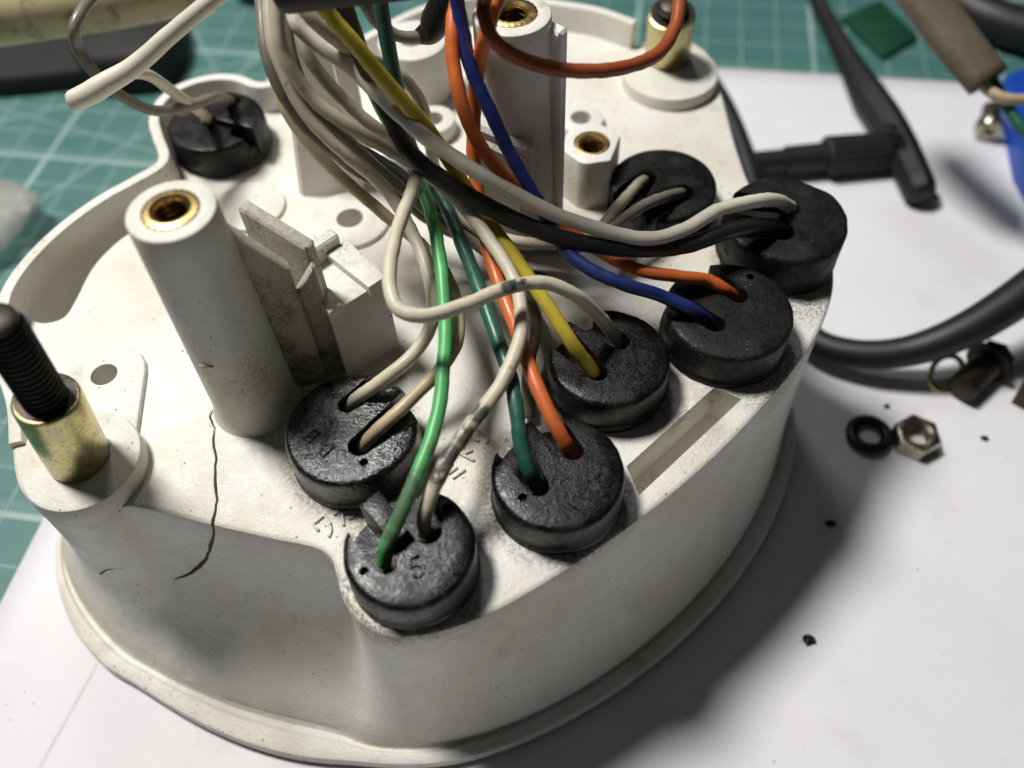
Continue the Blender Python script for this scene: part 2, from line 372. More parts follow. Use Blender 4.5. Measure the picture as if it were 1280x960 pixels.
# ------------------------------------------------------------------ setting: table, mat, paper
GA = math.radians(-10.9)
U = Vector((math.cos(GA), math.sin(GA), 0)); V = Vector((-math.sin(GA), math.cos(GA), 0))
g0 = Vector((-119.29, 186.06, 0))
def quad(a, b, c, d, z0, z1):
    v = [Vector(p) for p in (a, b, c, d)]
    return [Vector((p.x, p.y, z)) for z in (z0, z1) for p in v], [(3, 2, 1, 0), (4, 5, 6, 7)] + [(i, (i+1) % 4, 4+(i+1) % 4, 4+i) for i in range(4)]
M['table'] = simple('brown_bench', (.16, .12, .08), .6)
o = obj('table', *quad((-700, -300, 0), (700, -300, 0), (700, 900, 0), (-700, 900, 0), -30, -3.5), 'table'); o['kind'] = 'structure'
def mat_material():
    n = N('cutting_mat_print')
    mp = n.mapping(rot=(0, 0, 0))
    x, y, _ = n.sep(mp)
    def line(v, step, wd):
        a = n.math('DIVIDE', v, step*MM); a = n.math('SUBTRACT', a, n.math('FLOOR', n.math('ADD', a, .5)))
        return n.math('LESS_THAN', n.math('ABSOLUTE', a), wd/step/2)
    thin = n.math('MAXIMUM', line(x, 10, .55), line(y, 10, .55))
    bold = n.math('MAXIMUM', line(n.math('ADD', x, .0), 50, 1.3), line(y, 50, 1.3))
    tick = n.math('MULTIPLY', line(x, 1, .3), n.math('LESS_THAN', n.math('ABSOLUTE', n.math('SUBTRACT', n.math('MODULO', n.math('ADD', y, 2.0), .05), .0015)), .0016))
    g = n.math('MAXIMUM', n.math('MULTIPLY', thin, .55), n.math('MAXIMUM', bold, n.math('MULTIPLY', tick, .6)))
    # slanted construction lines
    for ang, off, wd in ((1.047, .013, .0009), (.52, -.021, .0009), (2.2, .05, .0008), (-.25, -.012, .0007), (1.31, -.03, .0007)):
        d = n.math('ADD', n.math('MULTIPLY', x, math.sin(ang)), n.math('SUBTRACT', n.math('MULTIPLY', y, -math.cos(ang)), off))
        g = n.math('MAXIMUM', g, n.math('MULTIPLY', n.math('LESS_THAN', n.math('ABSOLUTE', d), wd/2), .6))
    wear = n.ramp(n.noise(40, 6, .65), .3, .7, .55, 1.0)
    base = n.mix(n.ramp(n.noise(60, 6, .7), .35, .7), (.044, .142, .130), (.062, .168, .154))
    col = n.mix(n.math('MULTIPLY', n.math('MULTIPLY', g, wear), .75), base, (.40, .53, .49))
    n.set(Base_Color=col, Roughness=.55); n.bump(n.noise(900, 4, .6), .25, .0002); return n.m
M['mat'] = mat_material()
c0 = g0 - U*150 - V*250
o = obj('cutting_mat', *quad(c0, c0+U*600, c0+U*600+V*450, c0+V*450, -3.5, -.3), 'mat', loc=None)
o.data.transform(Matrix.Translation(o.location)); o.data.transform(Matrix.Translation(-g0*MM)); o.location = Vector((0, 0, 0))
o.data.transform(Matrix.Rotation(-GA, 4, 'Z')); o.location = g0*MM; o.rotation_euler = (0, 0, GA)
tag(o, 'teal green self-healing cutting mat printed with a pale square grid', 'cutting mat')
def paper_material():
    n = N('white_paper'); co = n.world()
    c = n.mix(n.ramp(n.noise(30, 4), .3, .7), (.74, .735, .755), (.70, .695, .72))
    s = n.math('MULTIPLY', n.ramp(n.voro(160, n.mapping((1, 1.7, 1), (0, 0, .5), co=co)), .03, .075, 1, 0), n.ramp(n.noise(60, 3), .54, .62))
    s2 = n.ramp(n.noise(260, 6, .75), .66, .72)
    c = n.mix(n.math('MULTIPLY', s, .75), c, (.06, .055, .05)); c = n.mix(n.math('MULTIPLY', s2, .35), c, (.3, .28, .27)); c = n.mix(n.math('MULTIPLY', n.ramp(n.noise(45, 7, .72, co), .54, .72), .16), c, (.34, .32, .30)); c = n.mix(n.math('MULTIPLY', n.math('MULTIPLY', n.ramp(n.voro(420, co), .04, .11, 1, 0), n.ramp(n.noise(50, 3, .6, co), .52, .6)), .6), c, (.1, .09, .085))
    a, b = P(126, 826), P(52, 958)        # a faint thin brownish line
    x, y, _ = n.sep(co); d = (b-a).normalized()
    dist = n.math('ABSOLUTE', n.math('ADD', n.math('MULTIPLY', x, -d.y), n.math('ADD', n.math('MULTIPLY', y, d.x), (a.x*d.y-a.y*d.x)*MM)))
    al = n.math('ADD', n.math('MULTIPLY', x, d.x), n.math('SUBTRACT', n.math('MULTIPLY', y, d.y), (a.x*d.x+a.y*d.y)*MM))
    ln = n.math('MULTIPLY', n.ramp(dist, .0002, .0005, 1, 0), n.math('MULTIPLY', n.math('GREATER_THAN', al, 0), n.ramp(n.noise(160, 4), .3, .6, .5, 1)))
    c = n.mix(n.math('MULTIPLY', ln, .3), c, (.25, .22, .19))
    n.set(Base_Color=c, Roughness=.75); n.bump(n.math('ADD', n.noise(1800, 3), n.math('MULTIPLY', n.noise(40, 2), 8)), .12, .0003); return n.m
M['paper'] = paper_material()
le, te = Vector((-90.7, 76.7, 0)), Vector((60.3, 209.2, 0))
tl = le + V*((te-le).dot(V))
tl = le + V*(te-le).dot(V)
pv, pf = [], []
NX, NY = 40, 48
for j in range(NY+1):
    for i in range(NX+1):
        q = tl + U*(297*i/NX) - V*(380*j/NY)
        pv.append((q.x, q.y, .12 + .5*max(0, noise.noise(Vector((q.x*.018, q.y*.018, 3))))))
for j in range(NY):
    for i in range(NX):
        a = j*(NX+1)+i; pf.append((a, a+1, a+NX+2, a+NX+1))
o = obj('paper_sheet', pv, pf, 'paper', smooth=60)
m = o.modifiers.new('thickness', 'SOLIDIFY'); m.thickness = .12*MM; m.offset = -1
tag(o, 'large white paper sheet with specks of dirt lying on the cutting mat', 'paper')
# ------------------------------------------------------------------ housing
HOUSE = thing('instrument_housing', HO, 'cracked white plastic motorcycle instrument housing lying face down with posts on its back', 'housing')
RH = 47.5
deck_px = [(419, 716, 42), (428, 748, 42), (447, 775, 42), (478, 793, 42), (520, 795, 42), (562, 786, 42), (610, 768, 42), (700, 717, 42), (790, 656, 42),
           (880, 583, 42), (950, 512, 42), (1000, 452, 42), (1030, 400, 42), (1043, 352, 42), (1036, 308, 42), (1000, 270, 42), (948, 243, 42), (925, 195, 42),
           (908, 135, 42), (897, 95, 42), (882, 62, 42), (850, 46, 42), (815, 48, 42), (797, 24, RH), (750, 8, RH), (688, -2, RH), (610, -10, RH), (533, 4, RH),
           (454, 43, RH), (400, 76, RH), (345, 98, RH), (324, 101, RH), (300, 93, RH), (275, 91, RH), (245, 96, RH), (215, 108, RH), (194, 126, RH), (185, 150, RH), (190, 172, RH),
           (196, 200, RH), (165, 220, RH), (130, 239, RH), (95, 262, RH), (60, 290, RH), (30, 320, RH), (6, 352, RH), (-12, 395, RH), (-18, 440, RH), (-10, 490, 48),
           (5, 550, 44), (20, 602, 42), (36, 627, 42), (62, 643, 42), (96, 650, 42), (130, 644, 42), (155, 633, 42), (178, 635, 42), (265, 656, 42), (340, 673, 42), (398, 686, 42), (413, 697, 42)]
deck_ctrl = [P(*q) for q in deck_px]
deck2 = [Vector((p.x, p.y)) for p in catmull([(p.x, p.y, 0) for p in deck_ctrl], 5, True)]
deck2 = ccw(deck2)
CEN = Vector((-5, 95))
base_px = [(67, 700), (90, 727), (127, 780), (180, 825), (262, 872), (375, 908), (470, 926), (540, 928), (610, 914), (681, 883), (775, 818), (845, 757), (916, 677), (953, 616), (975, 560)]
lip_px = [(66, 690), (71, 735), (94, 791), (124, 825), (180, 870), (262, 911), (337, 936), (430, 953), (500, 960), (560, 957), (634, 946), (700, 908), (775, 853), (845, 788), (916, 721), (962, 660), (988, 590)]
back_px = []
def polar(pts): return sorted([(math.atan2(p.y-CEN.y, p.x-CEN.x), (Vector((p.x, p.y))-CEN).length) for p in pts])
def hidden(off):
    out = []
    for i, p in enumerate(deck2[::6]):
        a = math.atan2(p.y-CEN.y, p.x-CEN.x)
        if -0.02 < a < math.pi*.96: out.append(CEN + (p-CEN).normalized()*((p-CEN).length+off))
    return out
base_pol = polar([P(*q, 4.5) for q in base_px] + hidden(2))
lip_pol = polar([P(*q, 1.5) for q in lip_px] + hidden(4.5))
def radius(pol, a):
    n = len(pol)
    ext = [(t-2*math.pi, r) for t, r in pol[-2:]] + pol + [(t+2*math.pi, r) for t, r in pol[:2]]
    for i in range(len(ext)-1):
        if ext[i][0] <= a <= ext[i+1][0]:
            k = (a-ext[i][0])/max(1e-6, ext[i+1][0]-ext[i][0]); return ext[i][1]*(1-k)+ext[i+1][1]*k
    return pol[0][1]
def smooth_closed(vals, it=6):
    n = len(vals)
    for _ in range(it): vals = [(vals[i-1]+2*vals[i]+vals[(i+1) % n])/4 for i in range(n)]
    return vals
angs = [math.atan2(p.y-CEN.y, p.x-CEN.x) for p in deck2]
for i in range(1, len(angs)):
    while angs[i] < angs[i-1]-math.pi: angs[i] += 2*math.pi
    while angs[i] > angs[i-1]+math.pi: angs[i] -= 2*math.pi
NA = len(angs)
dev = [a-(angs[0]+2*math.pi*i/NA) for i, a in enumerate(angs)]
dev = smooth_closed(dev, 60)
angs = [(angs[0]+2*math.pi*i/NA+d+math.pi) % (2*math.pi)-math.pi for i, d in enumerate(dev)]
rd = [(p-CEN).length for p in deck2]; rds = smooth_closed(rd, 900)
rb = [radius(base_pol, a) for a in angs]; rl = [radius(lip_pol, a) for a in angs]
rb = smooth_closed(rb, 40); rl = smooth_closed(rl, 40)
dt = [(.32*max(-7, min(0, a_-c_)) if (p.y < 72 and p.x < -12) else 0) for p, a_, c_ in zip(deck2, smooth_closed(rd, 6), rds)]
rb = [b+d_ for b, d_ in zip(rb, smooth_closed(dt, 8))]
rl = [max(b+2.0, l) for b, l in zip(rb, rl)]; rl = smooth_closed(rl, 30)
base2 = [CEN + Vector((math.cos(a), math.sin(a)))*r for a, r in zip(angs, rb)]
lip2 = [CEN + Vector((math.cos(a), math.sin(a)))*r for a, r in zip(angs, rl)]
rows = []
rows.append([Vector((p.x, p.y, DECK)) for p in inset(deck2, .75)])
rows.append([Vector((p.x, p.y, DECK-.1)) for p in inset(deck2, .4)])
rows.append([Vector((p.x, p.y, DECK-.32)) for p in inset(deck2, .13)])
rows.append([Vector((p.x, p.y, DECK-.75)) for p in deck2])
for k in range(1, 13):
    t = k/12.0; s = t**2.9
    rows.append([Vector((d.x*(1-s)+b.x*s, d.y*(1-s)+b.y*s, (DECK-.75)*(1-t)+4.6*t)) for d, b in zip(deck2, base2)])
def lerp(k, z): return [Vector((b.x*(1-k)+l.x*k, b.y*(1-k)+l.y*k, z)) for b, l in zip(base2, lip2)]
rows += [lerp(.06, 3.3), lerp(.18, 2.7), lerp(.34, 2.8), lerp(.44, 3.3), lerp(.8, 3.2), lerp(.94, 2.9), lerp(1.0, 2.2), lerp(1.0, .6), lerp(.8, .32)]
shell = obj('shell', *rings(rows), 'plastic', HOUSE, smooth=0)
def deckpoly(pts, h=DECK): return [P(x, y, h).to_2d() for x, y in pts]
slot = deckpoly([(172, 252), (157, 258), (120, 283), (94, 308), (52, 350), (32, 380), (30, 393), (40, 401), (58, 404), (80, 397), (95, 375), (110, 345), (124, 325), (150, 300), (185, 275)])
pocket = deckpoly([(783, 583), (799, 619), (927, 499), (893, 484)])
def keep_inside(poly, d):
    out = []
    for q in poly:
        i = min(range(len(deck2)), key=lambda k: (deck2[k]-q).length); t = (deck2[(i+1) % len(deck2)]-deck2[i-1]).normalized(); nn = Vector((-t.y, t.x))
        s_ = (q-deck2[i]).dot(nn); out.append(q + nn*max(0, d-s_))
    return out
slot = [v.to_2d() for v in catmull([(p.x, p.y, 0) for p in slot], 4, True)]
slot = keep_inside(slot, 2.15)
cuts = [prism(slot, 9, 50, 0), prism(pocket, 35, 50, 0)]
hole_l = P(130, 468, DECK+1).to_2d(); hole_m = P(437, 272, DECK+1).to_2d(); hole_r = P(726, 150, DECK+1).to_2d(); hole_b = P(688, 157, DECK).to_2d(); hole_k = P(541, 148, DECK+3).to_2d()
for c, r, dp in ((hole_l, 2.05, 6), (hole_m, 2.35, 5), (hole_r, 2.0, 5), (hole_b, 4.6, 12), (hole_k, 2.0, 8)):
    cuts.append(prism(circ(c, r), DECK-dp, 60, 0))
boolean(shell, cuts); shade(shell, 32)
bpy.context.view_layer.update()
def bvh_of(o):
    bm = bmesh.new(); bm.from_mesh(o.data); bm.transform(o.matrix_world); t = BVHTree.FromBMesh(bm); bm.free(); return t
SHELL = bvh_of(shell)
def surf(x, y, lift=0.0):               # where the sight line of a photo pixel meets the shell
    d = ray(x, y).normalized(); h = SHELL.ray_cast(CAM*MM, d)
    return (h[0]/MM + h[1]*lift) if h[0] is not None else P(x, y, DECK)
# raised rim round the left and the back
i0 = 23; i1 = 49
rim_ctrl = [Vector((p.x, p.y, 0)) for p in deck_ctrl[i0:i1+1]]
rim = [Vector((p.x, p.y)) for p in catmull(rim_ctrl, 6)]
# inward side: towards housing centre
def rim_rows():
    n = len(rim); rws = []
    for i, p in enumerate(rim):
        t = (rim[min(n-1, i+1)]-rim[max(0, i-1)]).normalized(); nn = Vector((-t.y, t.x))      # left of travel
        if nn.dot(CEN-p) < 0 and False: nn = -nn
        k = i/(n-1); top = RH if k < .86 else RH - (RH-DECK-1.0)*(k-.86)/.14
        q = lambda off, z: Vector((p.x+nn.x*off, p.y+nn.y*off, z))
        rws.append([q(-.06, DECK-1.5), q(-.06, top-.5), q(.12, top-.12), q(.5, top), q(1.5, top), q(1.85, top-.12), q(2.0, top-.5), q(2.3, DECK-1.5)])
    return rings(rws)
obj('rim', *rim_rows(), 'plastic', HOUSE, smooth=45)
# raised pads, discs and bosses
def pad(name, poly, z1, bev=.35, mat='plastic', holes=(), z0=DECK-.6, parent=HOUSE):
    o = obj(name, *prism(poly, z0, z1, bev), mat, parent, smooth=0)
    if holes: boolean(o, [prism(circ(c, r), z0-5, z1+5, 0) for c, r in holes])
    shade(o, 35); return o
dl = P(101, 574, DECK+3.2).to_2d()
pad('mounting_pad', capsule(dl, hole_l, 6.1), DECK+1.0, .4, holes=((hole_l, 2.0),))
pad('mounting_disc', circ(dl, 8.1, 56), DECK+3.2, .5)
pad('ring_pad', circ(hole_m, 6.9, 48), DECK+.9, .4, holes=((hole_m, 2.3),))
pad('ring_pad', circ(hole_r, 4.3, 40), DECK+1.6, .4, holes=((hole_r, 1.95),))
pad('ring_pad', circ(hole_k, 4.2, 40), DECK+3.0, .5, holes=((hole_k, 1.95),))
pad('round_pad', circ(P(312, 256, DECK+.8).to_2d(), 6.2, 48), DECK+.8, .35)
dr = P(838, 88, DECK+2.5).to_2d()
pad('mounting_disc', circ(dr, 9.3, 56), DECK+2.6, .6)
bb = P(524, 112, DECK).to_2d()
back_boss = pad('screw_boss', circ(bb, 6.6, 48), 53, .6, holes=((bb, 2.4),))
def insert(c, ztop, r, parent):         # knurled brass threaded insert
    c = Vector(c); n = 96
    def kn(rad, z, amp=0): return [Vector((c.x+math.cos(2*math.pi*k/n)*(rad+(amp if k % 4 < 2 else 0)), c.y+math.sin(2*math.pi*k/n)*(rad+(amp if k % 4 < 2 else 0)), z)) for k in range(n)]
    rows = [kn(r*1.6, ztop-2, .12), kn(r*1.6, ztop+.1, .12), kn(r*1.53, ztop+.2, .03), kn(r*1.2, ztop+.22), kn(r*1.03, ztop-.15), kn(r*1.01, ztop-1.2)]
    o = obj('brass_insert', *rings(rows, True, False, False), 'brass', parent, smooth=30)
    rows = []; z = ztop-.3
    for k in range(12): rows += [kn(r*.86, z), kn(r*.87, z-.12), kn(r*1.02, z-.38), kn(r*1.02, z-.5)]; z -= .8
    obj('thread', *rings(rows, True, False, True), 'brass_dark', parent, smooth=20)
    return o
def post(name, base, top, zt, rb_, rt_, mat='plastic_post', z0=DECK-.5, hole=2.7):
    b, t = Vector(base), Vector(top); n = 56; rws = []
    prof = [(0, rb_+.9), (.025, rb_+.35), (.06, rb_+.08)] + [(k/10, rb_+(rt_-rb_)*k/10) for k in range(1, 10)]
    for k, r in prof: rws.append((k, r))
    H = zt-z0
    R = []
    for k, r in rws: R.append([Vector((b.x+(t.x-b.x)*k+math.cos(2*math.pi*q/n)*r, b.y+(t.y-b.y)*k+math.sin(2*math.pi*q/n)*r, z0+H*k)) for q in range(n)])
    for r, z in ((rt_, zt-.45), (rt_-.12, zt-.14), (rt_-.45, zt), (hole*1.58+.2, zt), (hole*1.58+.1, zt-.1), (hole*1.58+.1, zt-9.2)):
        R.append([Vector((t.x+math.cos(2*math.pi*q/n)*r, t.y+math.sin(2*math.pi*q/n)*r, z)) for q in range(n)])
    return obj(name, *rings(R), mat, HOUSE, smooth=40)
pl_b, pl_t = P(322, 500, DECK), P(213, 262, 79.8)
pa = post('screw_post', pl_b, pl_t, 79.8, 6.0, 5.15, hole=2.0); insert(pl_t, 79.8, 2.0, pa)
pr_b, pr_t = P(651, 285, DECK), P(640, 16, 80.9)
pb = post('screw_post', pr_b, pr_t, 80.9, 6.0, 5.35, hole=2.1); insert(pr_t, 80.9, 2.1, pb)
pk_b = P(428, 236, DECK); pk_t = P(372, 4, 76)
def pillar(name, foot, head, zt, depth, mat):
    f0, f1 = (P(*q, DECK).to_2d() for q in foot); h0, h1 = (P(*q, zt).to_2d() for q in head); R = []
    for k in [i/8 for i in range(9)]:
        a_, b_ = f0.lerp(h0, k), f1.lerp(h1, k); t = (b_-a_).normalized(); m_ = Vector((-t.y, t.x)); d = depth*(1-.15*k); e = .8
        q = [a_+t*e, b_-t*e, b_+m_*e, b_+m_*(d-e), b_-t*e+m_*d, a_+t*e+m_*d, a_+m_*(d-e), a_+m_*e]
        R.append([Vector((v.x, v.y, DECK-.5+(zt-DECK+.5)*k)) for v in q])
    return obj(name, *rings(R), mat, HOUSE, smooth=30)
pc = pillar('screw_pillar', ((373, 246), (456, 242)), ((345, 14), (425, 10)), 74, 10.5, 'plastic_post')
# fins of the posts
def slab(name, a, b, th, z0, za, zb, mat='plastic_post', parent=HOUSE, bev=.35):
    """upright slab from a to b (2D), top height za at a and zb at b."""
    a, b = Vector(a).to_2d(), Vector(b).to_2d(); t = (b-a).normalized(); n = Vector((-t.y, t.x))*th/2
    v = []
    e = bev
    def pt(p, s, z): return Vector((p.x+n.x*s, p.y+n.y*s, z))
    k = 1-2*e/th
    rws = []
    for p, zt, sh in ((a, za, 0), (a+t*e, za, 1), (b-t*e, zb, 1), (b, zb, 0)):
        s = 1 if sh else k; zz = zt if sh else zt-e
        rws.append([pt(p, -s, z0), pt(p, -s, zz-e), pt(p, -s*k, zz), pt(p, s*k, zz), pt(p, s, zz-e), pt(p, s, z0)])
    return obj(name, *rings(rws), mat, parent, smooth=30)
slab('post_fin', pr_b.to_2d()+Vector((3.5, 1)), pr_b.to_2d()+Vector((6.6, -1.4)), 2.2, DECK-.5, 79.5, 79.2)
slab('post_panel', pr_b.to_2d()+Vector((-7.2, -2.8)), pr_b.to_2d()+Vector((2.0, -5.6)), 3.0, DECK-.5, 67.5, 64.5, bev=.6)
slab('post_panel', pr_b.to_2d()+Vector((-6.5, -4.0)), pr_b.to_2d()+Vector((.6, -6.6)), 2.4, DECK-.5, 65.5, 63, bev=.5)
fp = P(470, 236, DECK).to_2d(); slab('post_fin', P(448, 238, DECK).to_2d()+Vector((0, 2.5)), fp+Vector((0, 2.5)), 2.4, DECK-.5, 73, 70)
# small boss with flat side
sb = P(737, 236, DECK).to_2d(); sb_t = P(744, 178, 52)
poly = [q for q in circ(sb, 5.25, 60)]
fl = Vector((.93, -.36)); poly = [q - fl*max(0, (q-sb).dot(fl)-4.1) for q in poly]
for an_ in (60, 120, 180, 240, 300):
    f2 = Vector((fl.x*math.cos(math.radians(an_))-fl.y*math.sin(math.radians(an_)), fl.x*math.sin(math.radians(an_))+fl.y*math.cos(math.radians(an_))))
    poly = [q - f2*max(0, (q-sb).dot(f2)-4.85) for q in poly]
so = obj('screw_boss', *prism(poly, DECK-.5, 52, .5), 'plastic_post', HOUSE, smooth=0)
boolean(so, [prism(circ(sb, 3.1), 42.2, 60, 0)]); shade(so, 35)
insert((sb.x, sb.y, 0), 51.6, 1.95, so)
# bracket beside the tall post: rib, upright plate, tab, connector block
def solve_h(bx, by, tx_y):              # height above the deck point whose image reaches row tx_y
    b = P(bx, by, DECK); h = DECK
    while h < 130:
        v = Vector((b.x, b.y, h))-CAM
        if 480+FPX*v.dot(DN)/v.dot(FW) < tx_y: break
        h += .2
    return h
ra = pl_b.to_2d()+Vector((4.2, 2.6)); rbb = ra + Vector((5.6, 1.6))
slab('rib', ra, rbb, 2.4, DECK-.5, 74.5, 66, 'plastic_dirty')
pa1 = P(300, 253, 70).to_2d(); pa2 = P(388, 305, 66.5).to_2d()
slab('upright_plate', pa1, pa2, 2.0, DECK-.5, 70, 66.5, 'plastic_dirty')
slab('upright_plate', pa2+Vector((-3.5, -2.0)), pa2+Vector((.2, -1.6)), 1.8, DECK-.5, 60, 64.5, 'plastic_dirty')
ta = P(372, 318, 60).to_2d(); tb = P(418, 288, 60).to_2d()
slab('tab', ta, tb, 2.2, DECK-.5, 60, 60)
TOPZ = 57.0
blk = [P(x, y, TOPZ).to_2d() for x, y in ((382, 342), (433, 304), (481, 350), (411, 394))]
obj('connector_block', *prism(blk, DECK-.5, TOPZ, .25), 'plastic_post', HOUSE, smooth=30)
st = [P(x, y, TOPZ+1.2).to_2d() for x, y in ((408, 318), (434, 299), (482, 346), (461, 360))]
obj('block_step', *prism(st, TOPZ-.5, TOPZ+1.3, .25), 'plastic_post', HOUSE, smooth=30)
st = [P(x, y, TOPZ+.6).to_2d() for x, y in ((392, 370), (404, 363), (428, 381), (412, 393))]
obj('block_step', *prism(st, TOPZ-.5, TOPZ+.8, .2), 'plastic_post', HOUSE, smooth=30)
bpy.context.view_layer.update(); PB = bvh_of(pa)
def on_post(x, y):
    h_ = PB.ray_cast(CAM*MM, ray(x, y).normalized()); return h_[0]/MM
obj('moulding_nub', *tube([on_post(248, 456), on_post(256, 457), on_post(266, 458)], [.2, .45, .2], 8), 'plastic_dirty', HOUSE, smooth=60)
# crack from the tall post over the deck edge and down the front wall
ck = [(266, 512), (263, 523), (269, 535), (267, 552), (271, 575), (269, 600), (272, 625), (268, 645), (266, 655), (267, 668), (263, 684), (259, 697), (250, 708), (240, 716), (228, 721), (216, 725)]
path = []
for i, (x, y) in enumerate(ck):
    if i: 
        x0, y0 = ck[i-1]
        for k in (1, 2): path.append(surf(x0+(x-x0)*k/3+random.uniform(-.9, .9), y0+(y-y0)*k/3, -.02))
    path.append(surf(x, y, -.02))
obj('crack', *tube(path, [.08, .16, .07, .2, .12, .26, .1, .3, .16, .34, .2, .36, .3, .2, .05], 6), 'crack', HOUSE, smooth=60)
obj('crack_lip', *tube([p+Vector((-.28, .02, .02)) for p in path[:30]], [.12, .16, .2, .22, .16], 6), 'plastic', HOUSE, smooth=60)
ck = [(126, 717), (132, 713), (140, 711), (152, 711)]
obj('crack', *tube([surf(x, y, -.02) for x, y in ck], [.2, .12, .06], 6), 'crack', HOUSE, smooth=60)
# raised katakana moulded into the deck
GL = {'mi': [[(.2, .85), (.8, .7)], [(.2, .55), (.75, .42)], [(.1, .25), (.85, .05)]], 'do': [[(.3, 1), (.3, 0)], [(.3, .6), (.8, .35)], [(.6, .95), (.72, .75)], [(.8, 1), (.92, .8)]],
      'ri': [[(.2, .95), (.2, .4)], [(.8, 1), (.8, .45), (.65, .15), (.4, 0)]], 'wa': [[(.12, .55), (.12, .95), (.88, .95), (.8, .45), (.6, .15), (.35, 0)]],
      'ka': [[(.05, .7), (.85, .7), (.8, .2), (.7, .02), (.5, .1)], [(.48, 1), (.4, .5), (.05, 0)]],
      '5': [[(.8, 1), (.25, 1), (.18, .58), (.55, .62), (.82, .42), (.75, .12), (.45, 0), (.12, .12)]], '3': [[(.15, .95), (.6, 1), (.8, .78), (.45, .55), (.82, .3), (.6, .02), (.12, .08)]],
      '4': [[(.65, 0), (.65, 1), (.1, .3), (.9, .3)]], '.': [[(.3, 0), (.42, .06)]], 'W': [[(0, 1), (.25, 0), (.5, .7), (.75, 0), (1, 1)]], 'D': [[(.15, 0), (.15, 1), (.6, .92), (.85, .5), (.6, .08), (.15, 0)]],
      'B': [[(.15, 0), (.15, 1), (.65, .95), (.72, .7), (.5, .54), (.15, .54)], [(.5, .54), (.82, .35), (.75, .08), (.15, 0)]]}
def letters(keys, orig, adv, upv, size, z, r, step=1.15):
    g = G(); o_ = Vector(orig).to_2d(); a = Vector(adv).to_2d().normalized(); u = Vector(upv).to_2d(); u = (u-a*u.dot(a)).normalized()
    for i, k in enumerate(keys):
        for st_ in GL[k]:
            pts = [o_ + a*(i*step*size + x*size*.8) + u*(y*size) for x, y in st_]
            g.add(*tube([(p.x, p.y, z) for p in pts], r, 6))
    return g
a, b = P(571, 603, DECK), P(612, 550, DECK)
letters(['mi', 'do', 'ri'], a, b-a, P(560, 570, DECK)-P(600, 605, DECK), 3.1, DECK+.16, .25, 1.05).obj('raised_lettering', 'plastic', HOUSE, smooth=60)
a, b = P(405, 676, DECK), P(452, 640, DECK)
letters(['wa', 'ka'], a, b-a, P(400, 640, DECK)-P(430, 675, DECK), 3.1, DECK+.16, .25, 1.0).obj('raised_lettering', 'plastic', HOUSE, smooth=60)
# ------------------------------------------------------------------ bulb holders
def holder(key, slots, mat, label, extra=None, sw=1.75, sd=3.7, jitter=.0, ht=None, dots=(), tilt=None):
    (px, py), zt, r = CAPS[key]; c = cap_c[key]
    root = thing('bulb_holder', (c.x, c.y, DECK), label, 'bulb holder', 'rubber bulb holders plugged into the housing')
    n = 72; zb = DECK-.4
    prof = [(r*1.0, zb), (r*1.025, zb+.7), (r*1.015, zb+1.1), (r*.99, zb+1.5), (r*1.0, zb+2.0), (r*1.0, zt-1.0), (r-.12, zt-.45), (r-.38, zt-.14), (r-.8, zt), (r*.7, zt+.03), (r*.35, zt+.05)]
    rws = []
    for rr_, z in prof:
        row = []
        for k in range(n):
            an = 2*math.pi*k/n; q = Vector((math.cos(an), math.sin(an), 0))
            j = jitter*(noise.noise(Vector((q.x*1.6+px, q.y*1.6, z*.25)))*1.3 + .5*noise.noise(Vector((q.x*5+px, q.y*5, z*.6)))) if jitter else .13*noise.noise(Vector((q.x*3+px, q.y*3, z*.5))) + .07*noise.noise(Vector((q.x*9+px, q.y*9, z*.9)))
            row.append(Vector((c.x+q.x*(rr_+j), c.y+q.y*(rr_+j), z + jitter*.5*noise.noise(Vector((q.x*2, q.y*2+px, 4)))*(z > DECK+3))))
        rws.append(row)
    o = obj('body', *rings(rws), mat, root, smooth=0)
    cuts = []
    for s in slots:
        (hx, hy), (ex, ey) = s[0], s[1]; wdt = s[2] if len(s) > 2 else sw; dep = s[3] if len(s) > 3 else sd
        h, e = P(hx, hy, zt).to_2d(), P(ex, ey, zt).to_2d(); h = h - (e-h).normalized()*.3
        e = h + (e-h).normalized()*max((e-h).length, 14)
        L9 = (e-h).length; pv9, pf9 = prism(taper(h, e, wdt*.95, wdt*1.75), zt-dep, zt+4, 0)
        pv9 = [Vector((v[0], v[1], v[2] if v[2] > zt else v[2]-max(0, (Vector(v).to_2d()-h).dot((e-h).normalized()))*.10)) for v in pv9]
        cuts.append((pv9, pf9))
    for d in dots: cuts.append(prism(circ(P(*d, zt).to_2d(), .62, 14), zt-1.0, zt+3, 0))
    boolean(o, cuts); shade(o, 38); bevel(o, .22, 2, 38)
    return root, o, zt
mk = 'rubber'
h, bo, zt = holder('F', [((481, 703), (449, 650), 1.45), ((533, 662), (497, 603), 1.9, 2.4)], 'rubber_dusty', 'dusty black rubber bulb holder marked 5 with light green and white wires',
                   dots=((455, 714), (559, 634)))
